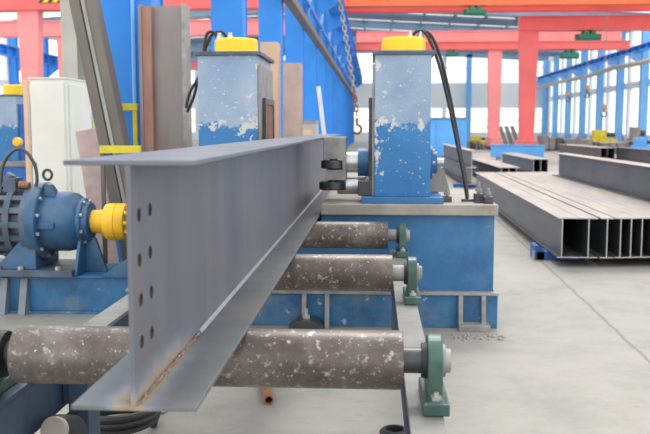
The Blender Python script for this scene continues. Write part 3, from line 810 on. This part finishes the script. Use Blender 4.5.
# ivory control cabinet
CY = 11.0
c0, c1 = P(30, 100, CY).x, P(67, 100, CY).x
cz = P(48, 79, CY).z
cb = thing('control_cabinet', 'tall ivory steel control cabinet behind the gear motor', 'cabinet', ((c0+c1)/2, CY+.45, 0))
MB().box(c0, c1, CY, CY+.95, 0, cz).build('body', M['cabinet'], cb, .012)
MB().box(c0+.03, c1-.03, CY-.022, CY-.001, .12, cz-.05).build('door', M['cabinet'], cb, .008)
MB().box(c0-.01, c1+.01, CY-.02, CY+.97, cz, cz+.02).build('top_cap', M['cabinet'], cb, .005)
MB().box(c0+.05, c0+.07, CY-.035, CY-.022, 1.0, 1.1).build('handle', M['dusty_steel'], cb, .004)
MB().box(c1, c1+.02, CY+.06, CY+.88, .12, cz-.06).build('side_panel', M['cabinet'], cb, .006)
# narrow post at the cabinet's left
x = P(26, 120, 10.6).x
o = MB().box(x-.025, x+.025, 10.6, 10.68, 0, P(26, 80, 10.6).z).build('narrow_post', M['tan'], None, .003)
tag(o, 'narrow tan post standing just left of the ivory cabinet', 'post')
# beige upright behind the cabinet
Yb = 12.8
x0_, x1_ = P(61, 40, Yb).x, P(76.5, 40, Yb).x
t = thing('beige_upright', 'beige steel upright standing behind the ivory cabinet', 'steel upright', ((x0_+x1_)/2, Yb, 0))
MB().box(x0_, x1_, Yb, Yb+.02, 0, 3.9).build('flange', M['post_beige'], t, .003)
MB().box((x0_+x1_)/2-.01, (x0_+x1_)/2+.01, Yb+.02, Yb+.28, 0, 3.9).build('web', M['post_beige'], t)
MB().box(x0_+.02, x1_+.03, Yb+.28, Yb+.3, 0, 3.9).build('flange', M['post_beige'], t, .003)

def upright_beam(name, label, w_, d, h, mats, cat='steel upright', tk=.016):
    """H section on end: flanges at left and right, open side to the viewer; local axes"""
    t = thing(name, label, cat, (0, 0, 0))
    for x0_, mt in ((-w_/2, mats[0]), (w_/2-tk, mats[2])):
        MB().box(x0_, x0_+tk, 0, d, 0, h).build('flange', mt, t, .002)
    MB().box(-w_/2+tk, w_/2-tk, d*.45, d*.45+tk, 0, h).build('web', mats[1], t)
    return t
# rusty upright close to the beam
Yr = 8.2
a, b = P(139, 60, Yr), P(185, 60, Yr)
t = upright_beam('rusty_upright', 'rusty brown H-section standing upright just left of the left tower', b.x-a.x, .26, P(160, 4, Yr).z, (M['rust_steel'], M['rust_steel'], M['dusty_steel']), tk=.03)
t.location = ((a.x+b.x)/2, Yr, 0)
MB().box(a.x+.03, a.x+.12, Yr+.02, Yr+.13, 0, P(160, 6, Yr).z).build('rust_strip', M['rust_stripe'], t, .002)
# leaning beam
Yl = 7.75
a, b = P(80.5, 0, Yl), P(121.5, 197, Yl)
ang = math.atan2(b.x-a.x, a.z-b.z)
t = thing('leaning_beam', 'grey steel beam leaning to the left in front of the first blue column', 'steel beam', (0, 0, 0))
h = 3.6
MB().box(-.115, -.02, 0, .02, 0, h).build('flange', M['lean_steel'], t, .002)
MB().box(-.02, -.004, .006, .019, 0, h).build('groove', M['black_rubber'], t)
MB().box(-.002, .03, -.012, .019, 0, h).build('lip', M['lean_light'], t, .002)
MB().box(.03, .118, .0, .02, 0, h).build('flange', M['lean_steel'], t, .002)
MB().box(-.118, .118, .02, .2, 0, h).build('web', M['lean_steel'], t, .002)
foot = b + (b-a).normalized()*(b.z/((a.z-b.z)/(a-b).length))
t.location = (foot.x, Yl, .03); t.rotation_euler.y = -ang
# leaning primed plate
a, b = P(84.5, 127, 8.3), P(95.5, 207, 8.1)
t = thing('leaning_plate', 'pinkish primed steel plank leaning beside the ivory cabinet', 'plank', (0, 0, 0))
hh = (a.z)/math.cos(.14)
MB().box(-.11, .11, 0, .03, 0, hh).build('plate', M['plank'], t, .003)
t.rotation_euler = (R(-9.3), -math.atan2(b.x-a.x, a.z-b.z), 0)
sl = (b.x-a.x)/(a.z-b.z)
t.location = (a.x+sl*a.z, 8.06, 0.01)
# yellow guard railing
t = thing('guard_rail', 'yellow steel guard railing at the foot of the first blue column', 'guard rail', (P(115, 150, 8.4).x, 8.42, 0))
g0, g1 = P(92, 149, 8.4).x, P(138, 149, 8.4).x
zu, zl = P(115, 107, 8.4).z, P(115, 149.5, 7.62).z
gl0, gl1 = P(100, 149, 7.62).x, P(141, 149, 7.62).x
MB().box(g0, g1, 8.40, 8.44, zu-.035, zu+.035).build('rail', M['guard_yellow'], t, .004)
MB().box(gl0, gl1, 7.60, 7.64, zl-.035, zl+.035).build('rail', M['guard_yellow'], t, .004)
for x in (g0+.03, g1-.03): MB().box(x-.02, x+.02, 8.41, 8.45, 0, zu+.03).build('post', M['guard_yellow'], t, .004)
for x in (gl0+.02, gl1-.02): MB().box(x-.018, x+.018, 7.61, 7.645, 0, zl-.03).build('post', M['lean_steel'], t, .004)
m = MB().tube(smooth_path([P(x, y, 8.37) for x, y in ((94, 100), (97, 125), (102, 140), (106, 165), (103, 185), (110, 200), (107, 215))]), .025)
o = m.build('air_hose', M['guard_yellow'], None, smooth=True)
tag(o, 'yellow hose hanging behind the leaning plank', 'hose')
# uprights behind the machine
for (p0, p1, py, Y, mt, lab, h0) in ((260, 278, 42, 9.3, 'tan', 'tan primed H-section upright right behind the left tower', 0), (283, 301, 63, 10.0, 'salmon', 'salmon grey H-section upright shorter, right of the tan one', 0)):
    a, b = P(p0, py, Y), P(p1, py, Y)
    t = thing('primed_upright', lab, 'steel upright', ((a.x+b.x)/2, Y, 0))
    MB().box(a.x, b.x, Y, Y+.014, 0, a.z).build('flange', M[mt], t, .002)
    MB().box((a.x+b.x)/2-.006, (a.x+b.x)/2+.006, Y+.014, Y+.2, 0, a.z).build('web', M[mt], t)
    MB().box(a.x, b.x, Y+.2, Y+.214, 0, a.z).build('flange', M[mt], t, .002)
a, b = P(317.5, 86, 12.4), P(324, 140, 12.4)
t = thing('white_post', 'thin white steel strip standing slightly tilted beyond the H-beam', 'post', (0, 0, 0))
MB().box(-.03, .03, 0, .03, 0, a.z).build('strip', M['white_trim'], t, .003)
t.rotation_euler.y = -math.atan2(b.x-a.x, a.z-b.z); t.location = (a.x+.01+(b.x-a.x)/(a.z-b.z)*a.z, 12.4, .01)
a, b = P(299, 120, 13.2), P(316, 150, 13.2)
t = thing('steel_crate', 'grey tan crate behind the salmon upright', 'crate', ((a.x+b.x)/2, 13.5, 0))
MB().box(a.x, b.x, 13.2, 13.8, 0, a.z-.06).build('body', M['post_beige'], t, .01)
MB().prism([(a.x, a.z-.06), (b.x, a.z-.06), (b.x, a.z), (a.x+.1, a.z)], 'y', 13.2, 13.8).build('lid', M['dusty_steel'], t)
MB().box(a.x+.05, b.x-.05, 13.18, 13.2, a.z-.4, a.z-.15).build('panel', M['tan'], t)

# jib arm and hanging chain
jz = 3.45
t = thing('jib_arm', 'blue jib arm on the first left column holding the chain', 'jib arm', (-1.2, 8.5, jz))
MB().box(-2.25, -.2, 8.82, 8.94, jz, jz+.18).build('arm', M['column_blue'], t, .004)
ch = thing('hanging_chain', 'pale steel lifting chain with rusty hook hanging left of the right tower', 'chain', (P(345, 30, 8.88).x, 8.88, 1.7))
cp_ = smooth_path([P(x, y, 8.88) for x, y in ((332, -60), (336, -30), (340, 0), (343.5, 22), (347, 45), (350.5, 68), (354, 90), (356.5, 110), (357, 120))], 60)
cp_[0].z = jz-.03
acc = 0; links = []
step = .05
last_ = cp_[0]; i = 0
for p in cp_[1:]:
    if (p-last_).length >= step:
        links.append(((p+last_)/2, (p-last_).normalized())); last_ = p
m = MB(); m2 = MB()
for k, (c, d) in enumerate(links):
    side = Vector((0, 1, 0)) if k % 2 else d.cross(Vector((0, 1, 0))).normalized()
    rr, hl = .018, .017
    loop = []
    for j in range(14):
        a_ = 2*PI*j/14
        loop.append(c+side*(rr*math.cos(a_))+d*(rr*math.sin(a_)+(hl if math.sin(a_) > 0 else -hl)))
    (m if k < len(links)-5 else m2).tube(loop, .0068, 6, True)
o = m.build('links', M['chain'], ch, smooth=True); o['kind'] = 'stuff'
m2.build('rusty_links', M['rust'], ch, smooth=True)
hp = cp_[-1]
MB().tube([hp+Vector((0, 0, .02)), hp+Vector((0, 0, -.05))]+[hp+Vector((.045*math.sin(q), 0, -.095+.045*math.cos(q))) for q in [.3*x for x in range(1, 15)]], .014, 8).build('hook', M['rust'], ch, smooth=True)

# ------------------------------------------------------------------ beam stacks on the right
def stack_beam(L, W, H, label, loc, rz=0, group=None, t=.012, top='mill_top', wl_=None):
    o = thing('steel_h_beam', label, 'steel beam', loc, group)
    z = loc[2]; x, y = loc[0], loc[1]
    l0 = wl_ if wl_ else W/2; l1 = W-l0
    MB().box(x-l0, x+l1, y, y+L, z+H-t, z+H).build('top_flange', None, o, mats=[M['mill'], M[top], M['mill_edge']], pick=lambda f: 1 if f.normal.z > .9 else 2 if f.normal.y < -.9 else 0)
    MB().box(x-l0, x+l1, y, y+L, z, z+t).build('bottom_flange', None, o, mats=[M['mill'], M['mill_edge']], pick=lambda f: 1 if f.normal.y < -.9 else 0)
    MB().box(x-t/2, x+t/2, y, y+L, z+t, z+H-t).build('web', None, o, mats=[M['mill'], M['mill_edge']], pick=lambda f: 1 if f.normal.y < -.9 else 0)
    o.rotation_euler.z = rz
    return o
SY, SZ = 9.55, .105
SH = P(600, 218, SY).z-SZ
wx = [P(q, 240, SY).x for q in (562, 588.5, 607, 621, 632, 643.5)]
while wx[-1] < 4.25: wx.append(wx[-1]+.128)
rz = -math.atan2(.22, 9.9)
for k, x in enumerate(wx):
    l_ = (x-wx[k-1]) if k else (wx[1]-wx[0])
    r_ = (wx[k+1]-x) if k < len(wx)-1 else l_
    W = min(l_, r_)*.985 if k else .235
    lab = '%s steel H-beam from the left in the big near stack on the right' % ORD[k]
    if k >= 6: lab = 'steel H-beam of the big near stack beneath the single top beam'
    stack_beam(9.9, W, SH, lab, (x, SY+(.0 if k < 3 else .02*(k-2)), SZ), rz, 'H-beams in the big near stack', wl_=.05 if k == 0 else None)
for yy, nm in ((10.15, 'near'), (18.2, 'far')):
    xl = P(535, 255, yy).x if nm == 'near' else 2.0
    t = thing('support_saddle', ('blue steel saddle on the floor under the near end of the big stack' if nm == 'near' else 'blue steel saddle under the far end of the big stack'), 'support', (3.1, yy, 0))
    MB().box(xl, xl+.5 if nm == 'near' else 4.6, yy-.08, yy+.22, 0, .1).build('beam', M['dull_blue'], t, .006)
    MB().prism([(xl-.02, .0), (xl+.1, .0), (xl+.1, .1), (xl+.03, .17), (xl-.02, .17)], 'y', yy-.08, yy+.22).build('stop_lip', M['dull_blue'], t, .006)
    m = MB(); m.box(xl-.04, xl-.02, yy-.09, yy-.04, 0, .1); m.build('end_tab', M['post_beige'], t)
stack_beam(8.2, .3, .47, 'single large steel H-beam lying on top of the big near stack', (3.82, 10.1, SZ+SH+.002), -math.atan2(.1, 9.9))
def stack(x0, Y, n, wd, H, L, layers, what, rz=0, sup=True):
    names = ['leftmost', 'middle', 'rightmost'] if n == 3 else ['left', 'right'] if n == 2 else ['']
    for j in range(layers):
        for k in range(n):
            lab = (names[k]+' ' if names[k] else '')+'steel H-beam '+('in the upper layer ' if layers > 1 and j else 'in the lower layer ' if layers > 1 else '')+what
            stack_beam(L, wd*.97, H, lab.strip(), (x0+wd*(k+.5), Y, .1+j*(H+.002)), rz, 'H-beams '+what, t=.016)
    if sup:
        t = MB().box(x0-.3, x0+wd*n+.3, Y+.4, Y+.6, 0, .1).build('support_saddle', M['dull_blue'], None, .006)
        tag(t, 'blue saddle bar under the H-beams '+what, 'support')
stack(P(467, 165, 22).x, 22, 1, .25, .44, 9, 2, 'right behind the black hose')
stack(P(499, 170, 22).x, 22.2, 3, .19, .44, 7.5, 1, 'just beyond the far end of the big stack')
stack(P(530, 165, 28).x, 28, 3, .23, .45, 6.8, 1, 'below the red crane legs')
stack(P(597, 150, 41).x, 41, 3, .33, .52, 9, 1, 'far right beyond the single top beam')
stack(11.2, 30, 1, .4, .56, 11, 1, 'at the right edge of view in the distance')
# blue box and blue trough
a, b = P(432, 119, 36), P(467, 119, 36)
t = thing('blue_container', 'sky blue steel container right of the right tower', 'container', ((a.x+b.x)/2, 37, 0))
MB().box(a.x-.6, b.x, 36, 38, 0, a.z).build('body', M['box_blue'], t, .02)
MB().box(a.x-.65, b.x+.05, 35.95, 38.05, a.z, a.z+.07).build('lid', M['rafter'], t)
for x in (a.x+.2, b.x-.25): MB().box(x, x+.1, 35.95, 36, .1, a.z-.1).build('rib', M['box_blue'], t)
a, b = P(487, 145, 44), P(537, 155, 44)
t = thing('blue_trough', 'sky blue steel box girder lying crosswise before the red crane legs', 'box girder', ((a.x+b.x)/2, 44, 0))
MB().box(a.x, b.x, 42.2, 42.7, .12, a.z).build('body', M['box_blue'], t, .02)
MB().box(a.x-.04, b.x+.04, 42.15, 42.75, a.z, a.z+.05).build('flange', M['box_blue'], t)
for x in (a.x+.3, b.x-.4): MB().box(x, x+.15, 42.1, 42.8, 0, .12).build('foot', M['heap'], t)

# far clutter: heaps and small machines
def far_heap(px0, px1, py, Y, label, mat='heap', n=5):
    a, b = P(px0, py, Y), P(px1, py, Y); t = thing('steel_pile', label, 'pile', ((a.x+b.x)/2, Y, 0))
    L = (b.x-a.x)/n
    for k in range(n):
        x = a.x+L*k; h = a.z*(.65+.35*random.random())
        MB().box(x+.04, x+L-.04, Y+random.random()*.8, Y+2+random.random(), h*.12, h).build('bundle', M[mat] if random.random() > .3 else M['mill'], t, .03)
        MB().box(x+.1, x+.3, Y+.9, Y+1.8, 0, h*.12).build('bearer', M['heap'], t)
far_heap(468, 486, 141, 62, 'low dark pile of steel left of the pale red leg')
far_heap(543, 590, 134, 58, 'grey pile of fabricated steel right of the nearer red leg', n=6)
far_heap(588, 642, 139, 52, 'long grey steel pile under the hanging hooks', n=7)
far_heap(592, 612, 135, 70, 'distant steel pile by the right window wall', n=4)
def far_machine(px0, px1, py, Y, mat, label):
    a, b = P(px0, py, Y), P(px1, py, Y); t = thing('shop_machine', label, 'machine', ((a.x+b.x)/2, Y, 0))
    W = b.x-a.x; H = a.z
    MB().box(a.x, b.x, Y, Y+1.2, 0, H*.55).build('base', M[mat], t, .03)
    MB().box(a.x+W*.12, a.x+W*.6, Y+.15, Y+1, H*.55, H).build('head', M[mat], t, .05)
    MB().cyl((a.x+W*.6, Y+.5, H*.75), (a.x+W*.95, Y+.5, H*.75), H*.12, seg=12).build('motor', M['dark_steel'], t, smooth=True)
far_machine(592, 618, 130, 63, 'guard_yellow', 'yellow shop machine standing before the bright right wall')
far_machine(636, 656, 138, 50, 'box_blue', 'blue shop machine in the distance at the right edge of view')
far_machine(469, 490, 136, 70, 'guard_yellow', 'yellow shop machine between the blue container and the pale red leg')
far_machine(632, 648, 127, 56, 'heap', 'grey shop machine before the side windows at the right edge')
a = P(505, 140, 64)
t = thing('scrap_rack', 'dark rack of slanted offcuts between the two red crane legs', 'rack', (a.x, 64, 0))
for k in range(5):
    x = a.x-.9+.45*k
    MB().prism([(x, .3), (x+.3, .3), (x-.5+.3, 1.7), (x-.5, 1.7)], 'y', 64+.1*k, 64.2+.1*k).build('offcut', M['heap'], t)
MB().box(a.x-1.5, a.x+1.5, 64, 64.8, 0, .3).build('base', M['mill'], t)

# ------------------------------------------------------------------ small things on the floor
a, b = G(264.5, 388), G(269, 405)
d = (b-a).normalized(); r = .028
a.z = b.z = r
t = MB(); k = 20
u = d.cross(Vector((0, 0, 1))).normalized()
def ringp(c, rr): return [t.bm.verts.new(c+(u*math.cos(2*PI*i/k)+Vector((0, 0, 1))*math.sin(2*PI*i/k))*rr) for i in range(k)]
a = a-d*.12
rings = [ringp(a, r), ringp(b, r), ringp(b, r*.72), ringp(a, r*.72)]
for q0, q1 in zip(rings, rings[1:]+rings[:1]):
    for i in range(k): t.bm.faces.new([q0[i], q0[(i+1) % k], q1[(i+1) % k], q1[i]])
tag(t.build('pipe_stub', M['rust'], None, smooth=True), 'short rusty pipe lying on the floor in front of the nearest roller', 'pipe')
c = G(121, 428)
m = MB()
pts = []
for i in range(90):
    a_ = 2*PI*i/30; rr = .17+.012*(i/30); pts.append(Vector((c.x+rr*math.cos(a_), c.y+rr*1.1*math.sin(a_), .022+.036*(i/30))))
tag(m.tube(pts, .02, 8).build('hose_coil', M['black_rubber'], None, smooth=True), 'coiled black hose on the floor under the near end of the H-beam', 'hose')
a, b = G(156, 414), G(205, 372)
o = MB().box(-.045, .045, 0, (b-a).length, 0, .012).build('flat_steel_strip', M['grey_rail'], None, .002)
o.location = (a.x, a.y, 0); o.rotation_euler.z = -math.atan2(b.x-a.x, b.y-a.y)
tag(o, 'grey flat steel strip on the floor under the H-beam', 'steel strip')
c = G(394, 436)
t = MB().lathe([(0, .075), (.06, .075), (.075, .06), (.075, .045), (.02, .045), (.02, 0)], (c.x, c.y-.1, 0), 'z', 28)
tag(t.build('rubber_cap', M['black_rubber'], None, smooth=True), 'round black rubber cap on the floor left of the right rail', 'cap')

m = MB(); rnd = random.Random(3)
for k in range(46):
    p = G(452+rnd.random()*52, 334.5+rnd.random()*6); r_ = .006+rnd.random()*.016
    m.lathe([(0, r_*1.2), (r_*.5, r_), (r_*.9, r_*.2)], (p.x, p.y, 0), 'z', 5)
tag(m.build('floor_debris', M['rust_steel']), 'crumbs of rusty debris on the floor at the right foot of the machine bed', 'debris', kind='stuff')
